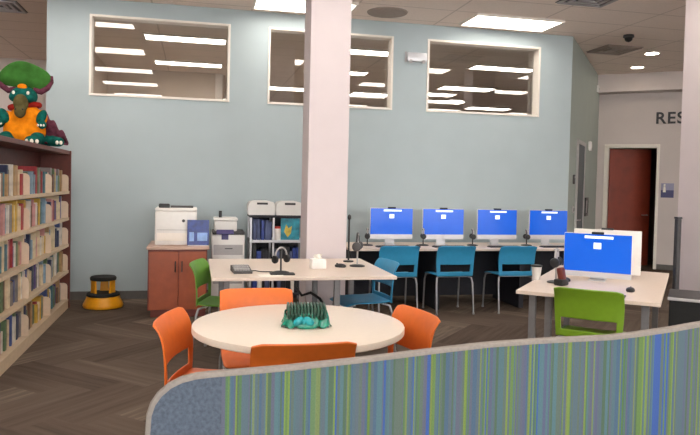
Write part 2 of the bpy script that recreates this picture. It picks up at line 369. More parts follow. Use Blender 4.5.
# ------------------------------------------------------------------ ceiling lights
def light(x, y, m, label, group, lx=1.22, ly=.6):
    t = thing('ceiling_light', label, 'light', (x, y, CEIL), 0, group); t2 = .025
    hx, hy = lx/2, ly/2
    MB().b2((-hx, -hy, -.03), (hx, -hy+t2, 0)).b2((-hx, hy-t2, -.03), (hx, hy, 0)).b2((-hx, -hy+t2, -.03), (-hx+t2, hy-t2, 0)).b2((hx-t2, -hy+t2, -.03), (hx, hy-t2, 0)).build('light_frame', 'trim', t)
    MB().b2((-hx+t2, -hy+t2, -.022), (hx-t2, hy-t2, -.004)).build('diffuser', m, t)
    return t
light(1.26, 8.17, 'lamp', 'flush ceiling light partly hidden behind the middle white column', None)
light(4.0, 8.17, 'lamp', 'flush ceiling light above the right-hand upper window', None)
for x in (-4.2, -1.47):
    light(x, 7.75, 'lamp', 'flush ceiling light in the row nearest the blue wall, %s' % {-4.2: 'at the far left', -1.47: 'above the bookcase end'}[x], 'ceiling lights of the main room')
for y, rn in ((5.65, 'second'), (3.55, 'third'), (1.6, 'fourth'), (-.5, 'fifth'), (-2.6, 'sixth')):
    for x, cn in ((-4.2, 'leftmost'), (-1.47, 'over the bookcase'), (1.26, 'over the round table'), (4.0, 'over the right table'), (6.73, 'right of the right pillar'), (9.4, 'rightmost')):
        light(x, y, 'lamp', 'flush ceiling light, %s row from the blue wall, %s' % (rn, cn), 'ceiling lights of the main room')
light(-4.3, 10.6, 'lamp', 'unseen fill light added on the ceiling beyond the left end of the blue wall', None)  # added out of frame to lift the ceiling past the wall end
light(-4.3, 12.6, 'lamp', 'unseen ceiling light added to brighten the far left wall behind the dragon', None)  # second added light out of frame, brightens the far left wall
bl = [(-.18, 10.65, 'bright ceiling strip seen highest through the left upper window'),
      (-.16, 12.9, 'bright ceiling strip seen lower through the left upper window'),
      (2.5, 10.7, 'bright ceiling strip seen highest through the middle upper window'),
      (2.62, 12.8, 'short ceiling strip seen halfway down the middle upper window'),
      (5.42, 11.35, 'bright ceiling strip seen highest through the right upper window'),
      (4.2, 15.7, 'glowing panel for a reflection near the bottom of the middle upper window'),  # emissive stand-in for a main-room light mirrored in the glass
      (5.8, 13.95, 'wide ceiling light seen left of centre in the right upper window'),
      (5.35, 15.1, 'ceiling light seen at the left edge of the right upper window'),
      (6.1, 16.35, 'ceiling light seen low on the left in the right upper window'),
      (7.85, 17.3, 'faint ceiling light seen lowest in the right upper window'),
      (2.12, 15.5, 'glowing panel for a reflection low in the middle upper window, left of the column')]  # also a mirrored main-room light, built as a glowing panel
for x, y, l in bl: light(x, y, 'lamp2', l, None, 1.24, .42 if y < 13 else .55)
def downlight(x, y, l):
    t = thing('downlight', l, 'light', (x, y, CEIL), 0, 'round downlights outside the restrooms')
    MB().lathe([(.1, 0), (.125, 0), (.125, -.012), (.1, -.012)], cap=False).build('trim_ring', 'trim', t, 40)
    MB().lathe([(.1, -.002), (.1, -.008)]).build('lens', 'down', t)
downlight(6.99, 9.32, 'nearer of two round downlights in front of the restroom wall')
downlight(7.56, 10.46, 'farther of two round downlights, closest to the restroom soffit')
t = thing('security_camera', 'small dark dome camera on the ceiling before the downlights', 'camera', (5.88, 8.35, CEIL))
MB().lathe([(.07, 0), (.075, -.03), (.06, -.04)]).build('mount', 'dkgrey', t, 40)
MB().lathe([(.055, -.035), (.05, -.07), (.03, -.09), (.002, -.1)]).build('dome', 'blackp', t, 60)
def vent(x, y, l, m='vent', s=.6, rz=0):
    t = thing('ceiling_vent', l, 'vent', (x, y, CEIL), rz, None); h = s/2
    MB().b2((-h, -h, -.006), (h, h, 0)).build('backing', m, t)
    for k in range(3):
        a = h*(.95-.28*k); b = a-.035
        MB().b2((-a, -a, -.022), (a, -b, -.006)).b2((-a, b, -.022), (a, a, -.006)).b2((-a, -b, -.022), (-b, b, -.006)).b2((b, -b, -.022), (a, b, -.006)).build('louvre', 'greyp' if m != 'vent' else m, t)
vent(6.28, 9.27, 'square ceiling vent near the downlights by the restroom wall', 'vent', .6)
vent(4.35, 6.85, 'dark ceiling vent at the top edge above the right upper window', 'blackp', .6)
vent(-2.5, 9.4, 'dark ceiling vent in the upper left corner beyond the blue wall', 'blackp', .6)
tag(MB().lathe([(.26, 0), (.25, -.012), (.1, -.02), (.002, -.021)], (2.32, 8.2, CEIL), 32).build('ceiling_speaker', 'vent', smooth=40), 'round flat ceiling speaker above the middle upper window', 'speaker')

# ------------------------------------------------------------------ columns
c = thing('column', 'tall square white column rising behind the middle work table', 'column', (1.295, 6.82, 0))
MB().b2((-.205, -.2, 0), (.205, .2, CEIL), .006).build('shaft', 'white_col', c)
MB().b2((-.212, -.207, 0), (.212, .207, .1), .003).build('base_trim', 'basebd', c)
c = thing('column', 'white square column at the right edge of the room', 'column', (5.15, 5.86, 0))
MB().b2((-.22, -.21, 0), (.22, .21, CEIL), .006).build('shaft', 'white_col', c)
MB().b2((-.227, -.217, 0), (.227, .217, .1), .003).build('base_trim', 'basebd', c)
tag(MB().b2((4.62, 5.68, 0), (4.665, 5.73, 1.22), .006).b2((4.616, 5.676, 1.22), (4.669, 5.734, 1.24), .004).build('divider_panel', 'dkgrey'), 'narrow dark grey divider panel standing against the right column', 'panel')

# ------------------------------------------------------------------ striped partition in front
prof = [(-.125, 0), (-.123, .62), (-.121, .76), (-.118, .811), (-.108, .843), (-.09, .869), (-.062, .893), (-.03, .908), (.01, .917), (.055, .9205), (.10, .9225), (.16, .925), (.29, .931), (.39, .938),
        (.51, .946), (.63, .956), (.77, .968), (.93, .980), (1.1, .9865), (1.23, .989), (1.38, .991), (1.48, .998), (1.63, 1.013), (1.73, 1.026), (1.95, 1.05), (2.2, 1.06), (2.45, 1.05)]
pt = thing('room_divider', 'low curved room divider in blue and green striped fabric', 'divider', (0, 2.0, 0))
XS = .085
lp = [p for p in prof if p[0] < XS]; iz = .9218
MB().prism(lp + [(XS, iz), (XS, 0)], 'y', 0, .03).build('end_panel', 'felt', pt)['label'] = 'plain slate blue felt end panel'
MB().prism([(XS+.0005, 0), (XS+.0005, iz)] + [p for p in prof if p[0] > XS] + [(2.45, 0)], 'y', 0, .03).build('striped_panel', 'stripe', pt)
tr = MB(); t_ = bmesh.new(); rows = []
pl = [Vector((a, 0, b)) for a, b in prof]
for i, p in enumerate(pl):
    d = (pl[min(i+1, len(pl)-1)] - pl[max(i-1, 0)]).normalized(); n = Vector((-d.z, 0, d.x))
    rows.append([t_.verts.new(p + n*o + Vector((0, y, 0))) for o, y in ((.0, -.002), (.009, .001), (.012, .015), (.009, .029), (.0, .032), (-.004, .032), (-.004, -.002))])
for a, b in zip(rows, rows[1:]):
    for k in range(7): t_.faces.new((a[k], b[k], b[(k+1) % 7], a[(k+1) % 7]))
t_.faces.new(rows[0]); t_.faces.new(rows[-1][::-1]); bmesh.ops.recalc_face_normals(t_, faces=t_.faces)
tr._join(t_, (0, 0, 0), (0, 0, 0)).build('edge_band', 'band', pt, 40)

# ------------------------------------------------------------------ chairs
def chair(name, m, label, loc, rz, group):
    t = thing(name, label, 'chair', loc, rz, group)
    def seat(u, v):     # u across, v from back to front
        x = (u-.5)*2; y = -.22 + .45*v
        wd = .222 + .012*math.sin(v*PI)
        z = .452 - .014*(1-x*x)*math.sin(v*PI) - (.03*max(0, v-.82)/.18)**1 * 1.0 + .008*max(0, .2-v)*5
        return (x*wd, y, z)
    o = MB().sheet(seat, 8, 8).build('seat', m, t, 180); solid(o, .014, 1)
    rowsz = [.440, .468, .488, .496, .504, .572, .580, .588, .62, .66, .71, .760, .794, .80]
    cols = [-1, -.965, -.84, -.81, -.76, -.4, 0, .4, .76, .81, .84, .965, 1]
    def back(u, v):
        z = rowsz[round(v*13)]; x = cols[round(u*12)]
        k = (z-.44)/.36
        wd = .222 + .018*math.sin(min(1, k*1.2)*PI*.5) - .006*k
        y = -.222 - .050*k - .030*max(0, (k-.72)/.28)**1.7 + .038*x*x*(.3+.7*math.sin(min(1, k)*PI*.75))
        return (x*wd, y, z - .012*max(0, abs(x)-.8)/.2*(k > .95))
    o = MB().sheet(back, 12, 13, lambda i, j: 2 < i < 9 and j in (3, 4, 5)).build('backrest', m, t, 180); solid(o, .012, 1)
    for sx in (-1, 1):
        MB().tube([(sx*.185, .14, .432), (sx*.214, .17, .42), (sx*.224, .185, .36), (sx*.226, .205, .012)], .0105).cyl((sx*.226, .205, 0), (sx*.226, .205, .02), .014).build('leg', 'metal', t, 60)
        MB().tube([(sx*.185, -.16, .432), (sx*.214, -.195, .42), (sx*.224, -.212, .36), (sx*.228, -.250, .012)], .0105).cyl((sx*.228, -.250, 0), (sx*.228, -.250, .02), .014).build('leg', 'metal', t, 60)
    MB().b2((-.19, -.16, .424), (.19, -.14, .436)).b2((-.19, .12, .424), (.19, .14, .436)).b2((-.01, -.145, .424), (.01, .125, .436)).build('seat_frame', 'metal', t)
    return t
och = chair('plastic_chair', 'orange', 'orange plastic chair in front of the round table, back to the viewer', (.476, 3.14, 0), rad(0), 'orange chairs around the round table')
dup(och, (.395, 4.08, 0), rad(180), 'orange plastic chair on the far side of the round table')
dup(och, (.135, 3.50, 0), rad(-106), 'orange plastic chair at the left of the round table, seen from the side')
dup(och, (.95, 3.47, 0), rad(101), 'orange plastic chair at the right of the round table')
bch = chair('plastic_chair', 'blue', 'blue plastic chair at the wall computer nearest the middle column', (2.265, 7.50, 0), rad(0), 'blue chairs at the wall computers')
dup(bch, (2.95, 7.50, 0), rad(1), 'second blue plastic chair from the left along the wall computers')
dup(bch, (3.73, 7.50, 0), 0, 'blue plastic chair at the third wall computer')
bs = dup(bch, (1.47, 5.86, 0), rad(98), 'blue plastic chair tucked under the right end of the middle table'); del bs['group']
gch = chair('plastic_chair', 'green2', 'green plastic chair seen from the side at the left end of the middle table', (.285, 5.84, 0), rad(-106), None)
T0 = Vector((2.31, 4.51)); eT = dR; nT = nR
def lt(u, v): p = T0 + eT*u + nT*v; return (p.x, p.y, 0)
gc = lt(.52, .215); gch2 = chair('plastic_chair', 'green', 'lime green plastic chair facing the large right-hand computer', gc, rad(-42), None)

# ------------------------------------------------------------------ tables
t = thing('round_table', 'round white laminate table surrounded by orange chairs', 'table', (.552, 3.53, 0))
MB().lathe([(.545, .706), (.558, .709), (.562, .713), (.562, .738), (.56, .743), (.553, .745)], n=72).build('tabletop', 'round_top', t, 40)
MB().cyl((0, 0, .03), (0, 0, .715), .035, n=20).build('pedestal', 'gmetal', t, 40)
for k in range(4):
    a = PI/4 + k*PI/2
    MB().tube([(0, 0, .05), (math.cos(a)*.2, math.sin(a)*.2, .045), (math.cos(a)*.34, math.sin(a)*.34, .02)], [.024, .02, .014]).build('foot', 'gmetal', t, 60)
def rect_table(name, label, loc, rz, lx, ly, legs, cat='table', top='laminate'):
    t = thing(name, label, cat, loc, rz)
    MB().b2((0, 0, .712), (lx, ly, .74), .004).build('tabletop', top, t)
    for (x, y) in legs:
        MB().b2((x-.025, y-.02, .02), (x+.025, y+.02, .712), .004).b2((x-.035, y-.04, 0), (x+.035, y+.04, .02), .004).build('leg', 'gmetal', t)
    MB().b2((.1, ly/2-.02, .67), (lx-.1, ly/2+.02, .712)).build('crossbar', 'gmetal', t)
    return t
rect_table('work_table', 'wide pale laminate work table in front of the middle column', (.13, 5.27, 0), 0, 1.5, 1.28, [(.12, .12), (1.02, .12), (.12, 1.15), (1.38, 1.15), (1.02, 1.15)])
rect_table('work_table', 'pale laminate computer table on the right with two white computers back to back', (T0.x, T0.y, 0), rad(-40), .97, 1.85, [(.10, .12), (.10, 1.72), (.22, .10), (.87, .12), (.87, 1.72)])
wd = thing('computer_desk', 'long laminate desk along the blue wall under four blue screens', 'desk', (1.75, 7.52, 0))
MB().b2((0, 0, .712), (3.35, .85, .74), .004).build('tabletop', 'laminate', wd)
for x in (.05, 1.1, 2.2, 3.28):
    MB().b2((x-.03, .05, 0), (x+.03, .8, .712), .003).build('leg_panel', 'charcoal', wd)
MB().b2((.05, .70, .06), (3.28, .72, .70)).build('modesty_panel', 'charcoal', wd)

# ------------------------------------------------------------------ computers
def imac(label, loc, rz, pb, group=None, ph=.385, chin=.06, face=True):
    t = thing('desktop_computer', label, 'computer', loc, rz, group)     # screen faces -y
    hw = .275; y0 = -.01
    MB().b2((-hw, y0, pb), (hw, y0+.022, pb+ph), .006).build('housing', 'whitep', t, 40)
    MB().ball((0, y0+.018, pb+ph*.5), (hw*.8, .022, ph*.4)).build('rear_bulge', 'whitep', t, 180)
    MB().b2((-hw+.001, y0-.002, pb+.001), (hw-.001, y0, pb+chin)).build('chin', 'silver', t)
    d = MB().b2((-hw+.004, y0-.004, pb+chin), (hw-.004, y0, pb+ph-.004)).build('display', 'screen', t)
    zt = pb+ph
    MB().b2((-.105, y0-.006, zt-.040), (.125, y0-.004, zt-.020)).build('menu_bar', 'scrwhite', d)
    MB().b2((-.03, y0-.006, zt-.125), (.03, y0-.004, zt-.075), .0).build('login_box', 'scrwhite', d)
    MB().b2((-.05, y0-.012, zt-.006), (.05, y0+.02, zt+.014), .006).build('webcam', 'blackp', t)
    MB().b2((-.07, -.02, 0), (.07, .14, .008), .004).b2((-.06, .06, .008), (.06, .07, pb+.12), .003).b2((-.06, .01, pb+.08), (.06, .07, pb+.1), .003).build('stand', 'silver', t)
    return t
G = 'computers on the wall desk'
ic = imac('computer with blue screen on the wall desk, nearest the middle column', (2.375, 7.98, .74), 0, .075, G)
dup(ic, (3.055, 7.98, .74), 0, 'second computer with blue screen from the column along the wall desk')
dup(ic, (3.80, 8.0, .74), 0, 'third computer with blue screen from the column along the wall desk')
dup(ic, (4.54, 8.02, .74), 0, 'rightmost computer on the wall desk, partly behind the near computer')
x, y, _ = lt(.455, .885); nim = imac('large near computer with blue screen on the right-hand table', (x, y, .74), rad(-40), .03, None, .36, .045); nim.scale = (.96, 1, 1)
x, y, _ = lt(.49, 1.24); imac('white computer seen from behind, back to back with the near blue screen', (x, y, .74), rad(140), .03, None, .375, .045)

def keyboard(loc, rz, label, m='silver', w_=.42):
    t = thing('keyboard', label, 'keyboard', loc, rz)
    MB().b2((-w_/2, -.06, 0), (w_/2, .06, .012), .004).build('base', m, t)
    k = MB()
    for r in range(5):
        for c_ in range(14): k.b2((-w_/2+.012+c_*(w_-.024)/14, -.05+r*.02, .012), (-w_/2+.012+(c_+.86)*(w_-.024)/14, -.05+r*.02+.016, .017))
    k.build('keys', 'blackp', t); return t
kb = keyboard((lt(.53, .10)[0], lt(.53, .10)[1], .74), rad(-40), 'keyboard at the front edge of the right-hand table', 'blackp')
for x, l in ((2.33, 'nearest the column'), (3.05, 'second from the column'), (3.78, 'third from the column'), (4.5, 'at the right end')):
    dup(kb, (x, 7.72, .74), 0, 'black keyboard on the wall desk before the screen ' + l, 'keyboards on the wall desk')
def mouse(loc, rz, label, m='blackp'):
    t = thing('computer_mouse', label, 'mouse', loc, rz)
    MB().ball((0, 0, .012), (.032, .055, .022)).build('body', m, t, 180); MB().b2((-.003, .02, .026), (.003, .04, .036), .002).build('wheel', 'dkgrey', t)
    return t
ms = mouse((3.16, 4.36, .74), rad(-40), 'black mouse at the front right of the near blue computer')
dup(ms, (2.95, 4.91, .74), rad(10), 'black mouse beside the headphones on the right-hand table')
dup(ms, (2.62, 7.66, .74), 0, 'black mouse on the wall desk between the first two screens')
dup(ms, (3.33, 7.66, .74), 0, 'black mouse on the wall desk between the second and third screens')
dup(ms, (1.28, 5.87, .74), rad(60), 'small black mouse near the right end of the middle table')

def hp_stand(loc, rz, label, h=.26, m='greyp', base='blackp'):
    t = thing('headphone_stand', label, 'stand', loc, rz)
    MB().lathe([(.07, 0), (.07, .008), (.05, .014), (.012, .018)], n=24).build('base', base, t, 40)
    MB().cyl((0, 0, .015), (0, 0, h-.02), .008).build('pole', m, t, 60)
    MB().tube([(0, -.03, h-.004), (0, -.02, h-.014), (0, .02, h-.014), (0, .03, h-.004)], .008).build('hook', m, t, 60)
    return t
def headphones(loc, rz, label, s=1, band='whitep', cup='blackp'):
    t = thing('headphones', label, 'headphones', loc, rz)
    MB().tube([(math.cos(a)*.078*s, 0, -.085*s+math.sin(a)*.085*s) for a in [PI*k/12 for k in range(13)]], .009*s).build('headband', band, t, 60)
    for sx in (-1, 1):
        MB().lathe([(.02*s, -.02*s), (.04*s, -.015*s), (.043*s, 0), (.04*s, .012*s), (.018*s, .018*s)], (sx*.082*s, 0, -.12*s), 18, (0, PI/2, rad(0))).build('ear_cup', cup, t, 60)
    return t
hs = hp_stand((.70, 5.53, .74), 0, 'slim headphone stand left on the middle table', .205, 'dkgrey')
hp = headphones((.70, 5.53, .74+.212), rad(35), 'grey and black headphones hanging on the middle table left of the column', .8, 'greyp')
hb = hp_stand((1.45, 5.93, .74), 0, 'headphone stand at the right of the column on the middle table', .30, 'greyp')
headphones((1.45, 5.93, .74+.306), rad(70), 'dark headphones hanging just right of the column', 1, 'blackp', 'dkgrey')
for px, l in ((2.78, 'between the first and second wall screens'), (3.44, 'between the second and third wall screens'), (4.19, 'between the third and fourth wall screens'), (2.06, 'at the column end of the wall desk')):
    dup(hs, (px, 7.93, .74), 0, 'headphone stand ' + l, 'headphone stands on the wall desk')
    dup(hp, (px, 7.93, .952), rad(75), 'headphones hanging ' + l, 'headphones on the wall desk')
x, y, _ = lt(.10, .42)
hp_stand((2.82, 4.83, .74), 0, 'headphone stand left of the near blue computer', .27, 'greyp')
headphones((2.82, 4.83, 1.015), rad(50), 'black and grey headphones hanging left of the near blue computer', .9, 'greyp', 'blackp')
t = thing('paper_cup', 'white cup behind the headphones left of the near computer', 'cup', (2.74, 5.0, .74))
MB().lathe([(.03, 0), (.042, .11), (.044, .112), (.04, .112), (.028, .004)], n=20).build('cup_body', 'whitep', t, 40); MB().lathe([(.045, .108), (.046, .12), (.03, .124), (.002, .124)], n=20).build('lid', 'blackp', t, 40)
t = thing('scanner_handset', 'dark red and black handset on the right-hand table beside the headphones', 'scanner', (2.79, 4.70, .74), rad(30))
MB().b2((-.05, -.04, 0), (.05, .04, .05), .012).build('base', 'blackp', t, 40); MB().box((0, 0, .09), (.06, .05, .1), .015, (rad(-12), 0, 0)).build('body', mat('maroon_plastic', (96, 36, 30), .4), t, 40)
t = thing('desk_microphone', 'thin black pole with small head right beside the middle column', 'microphone', (1.445, 6.27, .74))
MB().lathe([(.05, 0), (.05, .012), (.01, .018)]).build('base', 'blackp', t, 40); MB().cyl((0, 0, .015), (0, 0, .42), .009).build('pole', 'blackp', t); MB().ball((0, 0, .43), (.018, .018, .028)).build('head', 'blackp', t, 180)
# bits on the middle table
t = thing('card_terminal', 'dark grey keypad tray on the left of the middle table', 'keypad', (.38, 5.60, .74), rad(4))
MB().prism([(-.12, 0), (.12, 0), (.12, .045), (-.12, .02)], 'x', -.075, .075).build('body', 'dkgrey', t)
k = MB()
for r in range(3):
    for c_ in range(6): k.b2((-.066+c_*.022, -.09+r*.06, .02+r*.008), (-.05+c_*.022, -.05+r*.06, .038+r*.008))
k.build('keys', 'greyp', t)
t = thing('tissue_box', 'small white tissue box at the foot of the column on the middle table', 'box', (1.06, 5.80, .74), rad(6))
MB().b2((-.065, -.05, 0), (.065, .05, .085), .008).build('carton', 'whitep', t, 40); MB().sheet(lambda u, v: ((u-.5)*.07+math.sin(v*9)*.006, math.sin(u*7+v*3)*.014, .085+v*.04), 8, 5).build('tissue', 'paper', t, 180)
tag(MB().b2((-.1, -.06, 0), (.1, .06, .003)).build('paper_slip', 'paper', loc=(.60, 5.38, .74), rz=rad(8)), 'pale slip of paper at the front edge of the middle table', 'paper')
t = thing('cable', 'thin black cable from the keypad across the middle table', 'cable', (0, 0, 0))
bpy.data.objects.remove(t)
tag(MB().tube([(.44, 5.62, .745), (.5, 5.64, .745), (.54, 5.58, .745), (.6, 5.57, .745), (.66, 5.56, .745)], .004).build('cable', 'blackp', smooth=180), 'thin black cable from the keypad across the middle table', 'cable')
tag(MB().b2((-.1, -.045, 0), (.1, .045, .012), .004).build('stapler_tray', 'blackp', loc=(.70, 5.43, .74)), 'flat black tray before the headphone stand on the middle table', 'tray')
tag(MB().tube([(.95, 6.3, .70), (.94, 6.3, .5), (1.0, 6.28, .42), (1.08, 6.25, .45), (1.16, 6.2, .4), (1.22, 6.15, .3), (1.3, 6.1, .26)], .014).build('power_cable', 'blackp', smooth=180), 'thick black power cable hanging under the middle table', 'cable')

# ------------------------------------------------------------------ green wrapped basket on the round table
t = thing('gift_basket', 'dark green ribbed basket wrapped in teal tissue on the round table', 'basket', (.578, 3.47, .745), rad(-6))
t.scale = (.88, .9, 1.15)
b = MB().b2((-.115, -.085, .005), (.115, .085, .07), .02)
b.build('basket', 'dgreen', t, 40)
rb = MB()
for k in range(12):
    x = -.108 + k*.0196
    rb.tube([(x, -.088, .045), (x, -.075, .078), (x, -.03, .09), (x, .04, .094), (x, .085, .08), (x, .092, .05)], .0085, 6)
rb.build('ribbed_lid', 'dgreen', t, 60)
be = MB()
for k in range(11): be.ball((-.104+k*.0208, -.094, .056), (.010, .010, .012), n=8)
be.build('bead_trim', 'dgreen', t, 180)
def ruff(u, v):
    a = u*2*PI; r = 1 + .16*v + .05*math.sin(a*9+v*3)*(.4+v) + .03*math.sin(a*17)
    n = 4; cx = abs(math.cos(a))**(2/n)*math.copysign(1, math.cos(a)); cy = abs(math.sin(a))**(2/n)*math.copysign(1, math.sin(a))
    return (cx*.122*r, cy*.092*r, .006 + .045*(1-v)*(1+.35*math.sin(a*7)) + .006*math.sin(a*13)*v)
o = MB().sheet(ruff, 96, 4).build('tissue_wrap', 'teal', t, 180); solid(o, .002)
bwm = MB()
for sx in (-1, 1):
    bwm.ball((sx*.03-.02, -.108, .036), (.034, .016, .018), (0, sx*rad(22), 0), 12)
bwm.ball((-.02, -.116, .034), (.012, .01, .012), n=10)
bwm.build('bow', mat('turquoise_ribbon', (20, 150, 160), .3), t, 180)

# ------------------------------------------------------------------ left: cabinet, printer, sign, stool
cb = thing('storage_cabinet', 'red-brown two-door cabinet under the white printer by the blue wall', 'cabinet', (-.165, 7.42, 0))
MB().b2((-.32, .02, .08), (.30, .75, .74), .003).build('body', 'cherry_d', cb)
MB().b2((-.29, .07, 0), (.29, .74, .08)).build('toe_kick', 'cherry_d', cb)
MB().b2((-.335, -.02, .74), (.32, .77, .768), .005).build('countertop', 'lam_edge', cb)
for s in (-1, 1):
    d = MB().b2((-.305 if s < 0 else .003, 0, .09), (-.003 if s < 0 else .288, .02, .72), .003).build('door', 'cherry', cb)
    MB().tube([(s*.035, 0, .50), (s*.035, -.025, .51), (s*.035, -.025, .60), (s*.035, 0, .61)], .006).build('handle', 'dkgrey', d, 60)
pr = thing('printer', 'white laser printer on the red-brown cabinet', 'printer', (-.205, 7.82, .768)); pr.scale = (1.07, 1, 1.04)
prf = MB().b2((-.21, -.2, .0), (.21, .22, .36), .015).build('body', 'whitep', pr, 40)
MB().b2((-.21, -.19, .36), (.21, .22, .395), .012).build('top_cover', 'whitep', pr, 40)
MB().prism([(-.13, .385), (-.10, .412), (.12, .412), (.2, .40), (.2, .385)], 'x', -.06, .17).build('output_tray', 'dkgrey', pr)
MB().box((-.12, -.13, .41), (.11, .09, .045), .012, (rad(-14), 0, 0)).build('control_panel', 'blackp', pr, 40)
MB().lathe([(.016, 0), (.016, .003)], (.075, -.2, .26), 20, (PI/2, 0, 0)).build('badge', 'dkgrey', pr)
MB().b2((-.19, -.204, .045), (.19, -.2, .13), .002).build('paper_drawer', 'trim', pr)
MB().b2((-.19, -.204, .16), (.19, -.2, .165)).build('seam', 'greyp', pr)
bk = thing('sign_holder', 'small upright sign with navy and light blue print beside the printer', 'sign', (.035, 7.56, .768))
MB().box((0, .01, .145), (.235, .012, .28), .002, (rad(-6), 0, 0)).build('printed_card', 'bluebox', bk)
MB().box((.045, -.0005, .10), (.11, .012, .09), .002, (rad(-6), 0, 0)).build('picture', 'skyprint', bk)
MB().box((-.07, -.0005, .10), (.05, .012, .1), .002, (rad(-6), 0, 0)).build('side_picture', 'skyprint', bk)
MB().b2((-.11, -.03, 0), (.11, .05, .008), .002).build('foot', 'whitep', bk)
st = thing('step_stool', 'round amber kick stool with black treads against the blue wall', 'stool', (-1.02, 8.13, 0))
MB().lathe([(.215, .01), (.222, .03), (.215, .055), (.19, .10), (.178, .135), (.16, .14)], n=40).build('base_skirt', 'yellow', st, 40)
MB().lathe([(.17, .135), (.182, .14), (.182, .165), (.17, .175), (.08, .177)], n=40).build('lower_tread', 'rubber', st, 40)
for a in (125, 0, 245):
    a = rad(a+90); x, y = math.cos(a), math.sin(a)
    MB().prism([(-.05, .16), (.05, .16), (.04, .32), (-.04, .32)], 'y', -.012, .012).build('column_leg', 'yellow', st, loc=(x*.115, y*.115, 0), rz=a+PI/2)
MB().lathe([(.12, .315), (.142, .32), (.145, .345), (.135, .36), (.002, .362)], n=40).build('upper_tread', 'rubber', st, 40)

# ------------------------------------------------------------------ copier and rack behind the middle table
cp = thing('copier', 'white office copier standing between the cabinet and the shelving rack', 'copier', (.385, 8.18, 0))
MB().b2((-.19, -.2, .05), (.19, .25, .86), .012).build('body', 'whitep', cp, 40)
MB().b2((-.17, -.204, .62), (.17, -.2, .74), .002).b2((-.17, -.204, .45), (.17, -.2, .57), .002).b2((-.17, -.204, .28), (.17, -.2, .40), .002).build('paper_drawer', 'greyp', cp)
MB().b2((-.04, -.212, .69), (.05, -.204, .70)).build('drawer_handle', 'dkgrey', cp)
MB().b2((-.185, -.21, .86), (.19, .2, .895), .006).build('deck', 'dkgrey', cp, 40)
MB().box((-.04, -.22, .89), (.2, .03, .055), .006, (rad(-25), 0, 0)).build('control_panel', 'purple', cp)
MB().b2((-.08, -.21, .80), (.0, -.2, .86), .002).build('display', 'purple', cp)
MB().b2((-.16, -.15, .895), (.10, .2, 1.02), .014).build('scanner_head', 'whitep', cp, 40)
MB().b2((-.17, -.17, 1.02), (.11, .2, 1.05), .01).build('scanner_lid', 'whitep', cp, 40)
MB().cyl((-.09, 0, 1.05), (-.09, 0, 1.13), .018).build('card_reader', 'blackp', cp)
for x in (-.15, .15): MB().b2((x-.02, -.15, 0), (x+.02, .2, .05)).build('caster', 'blackp', cp)
rk = thing('shelving_rack', 'black and silver open shelving rack beside the middle column', 'rack', (.97, 8.22, 0))
for x in (-.32, -.05, .32):
    for y in (-.18, .2): MB().b2((x-.012, y-.012, 0), (x+.012, y+.012, 1.08), .002).build('post', 'silver' if x < .3 else 'gmetal', rk)
for z, m in ((.12, 'charcoal'), (.46, 'charcoal'), (.76, 'silver'), (1.06, 'charcoal')):
    MB().b2((-.335, -.195, z), (.335, .215, z+.03), .003).build('shelf', m, rk)
MB().b2((-.33, .205, .02), (.33, .215, 1.06)).build('back_panel', 'charcoal', rk)
for x, l in ((-.17, 'left'), (.165, 'right')):
    t = thing('paper_roll_dispenser', 'white rounded dispenser with a black slot, %s of two on the rack' % l, 'dispenser', (.95+x, 8.2, 1.09), 0, 'dispensers on top of the rack')
    MB().prism([(-.155, 0), (-.165, .05), (-.16, .12), (-.14, .155), (-.08, .17), (.08, .17), (.14, .155), (.16, .12), (.165, .05), (.155, 0)], 'y', -.13, .13).build('housing', 'whitep', t, 50)
    MB().b2((-.06, -.135, .125), (.07, -.13, .15), .002).build('slot', 'blackp', t)
ORD = ['first', 'second', 'third', 'fourth', 'fifth', 'sixth', 'seventh', 'eighth', 'ninth', 'tenth', 'eleventh', 'twelfth', 'thirteenth', 'fourteenth', 'fifteenth', 'sixteenth']
for k, (x, h, m) in enumerate([(-.27, .25, 'slate'), (-.225, .25, 'slate'), (-.175, .24, 'bluebox'), (-.125, .24, 'slate'), (-.085, .22, 'slate')]):
    tag(MB().b2((x-.02, -.15, 0), (x+.02, .12, h), .004).build('binder', m, loc=(.97, 8.22, .79)), 'dark blue binder on the upper left rack shelf, %s from the left' % ORD[k], 'binder', 'binders on the upper left rack shelf')
t = thing('poster_card', 'teal poster with yellow figure on the upper right rack shelf', 'poster', (.97+.16, 8.1, .79))
MB().b2((-.115, 0, 0), (.115, .012, .26), .002).build('board', 'tealprint', t)
MB().prism([(-.075, .10), (-.05, .19), (-.02, .14), (.02, .17), (.01, .08), (-.03, .03)], 'y', -.002, 0).build('figure', 'yelprint', t)
t = thing('wipes_canister', 'white wipes canister at the front of the rack', 'canister', (.97+.0, 8.07, .79))
MB().lathe([(.04, 0), (.042, .01), (.042, .13), (.038, .14)], n=20).build('body', 'whitep', t, 40); MB().lathe([(.04, .14), (.038, .165), (.002, .168)], n=20).build('lid', mat('red_lid', (190, 60, 50)), t, 40)
for z, lev in ((.49, 'middle'), (.15, 'lower')):
    x = -.29; fk = 0
    while x < .26:
        wv = random.choice((.03, .045, .06)); h = random.uniform(.16, .25)
        m = random.choice(('charcoal', 'slate', 'paper', 'blackp', 'bluebox', 'greyp'))
        
        if not (x-.004 < -.03 and x+wv > -.07):
            fk += 1; tag(MB().b2((0, -.15, 0), (wv-.004, .1, h), .003).build('file_box', m, loc=(.97+x, 8.22, z)), 'upright %s file on the %s rack shelf, %s from the left' % ({'charcoal': 'dark grey', 'slate': 'slate blue', 'paper': 'white', 'blackp': 'black', 'bluebox': 'navy', 'greyp': 'grey'}[m], lev, ORD[fk-1]), 'file', 'file boxes on the %s rack shelf' % lev)
        x += wv
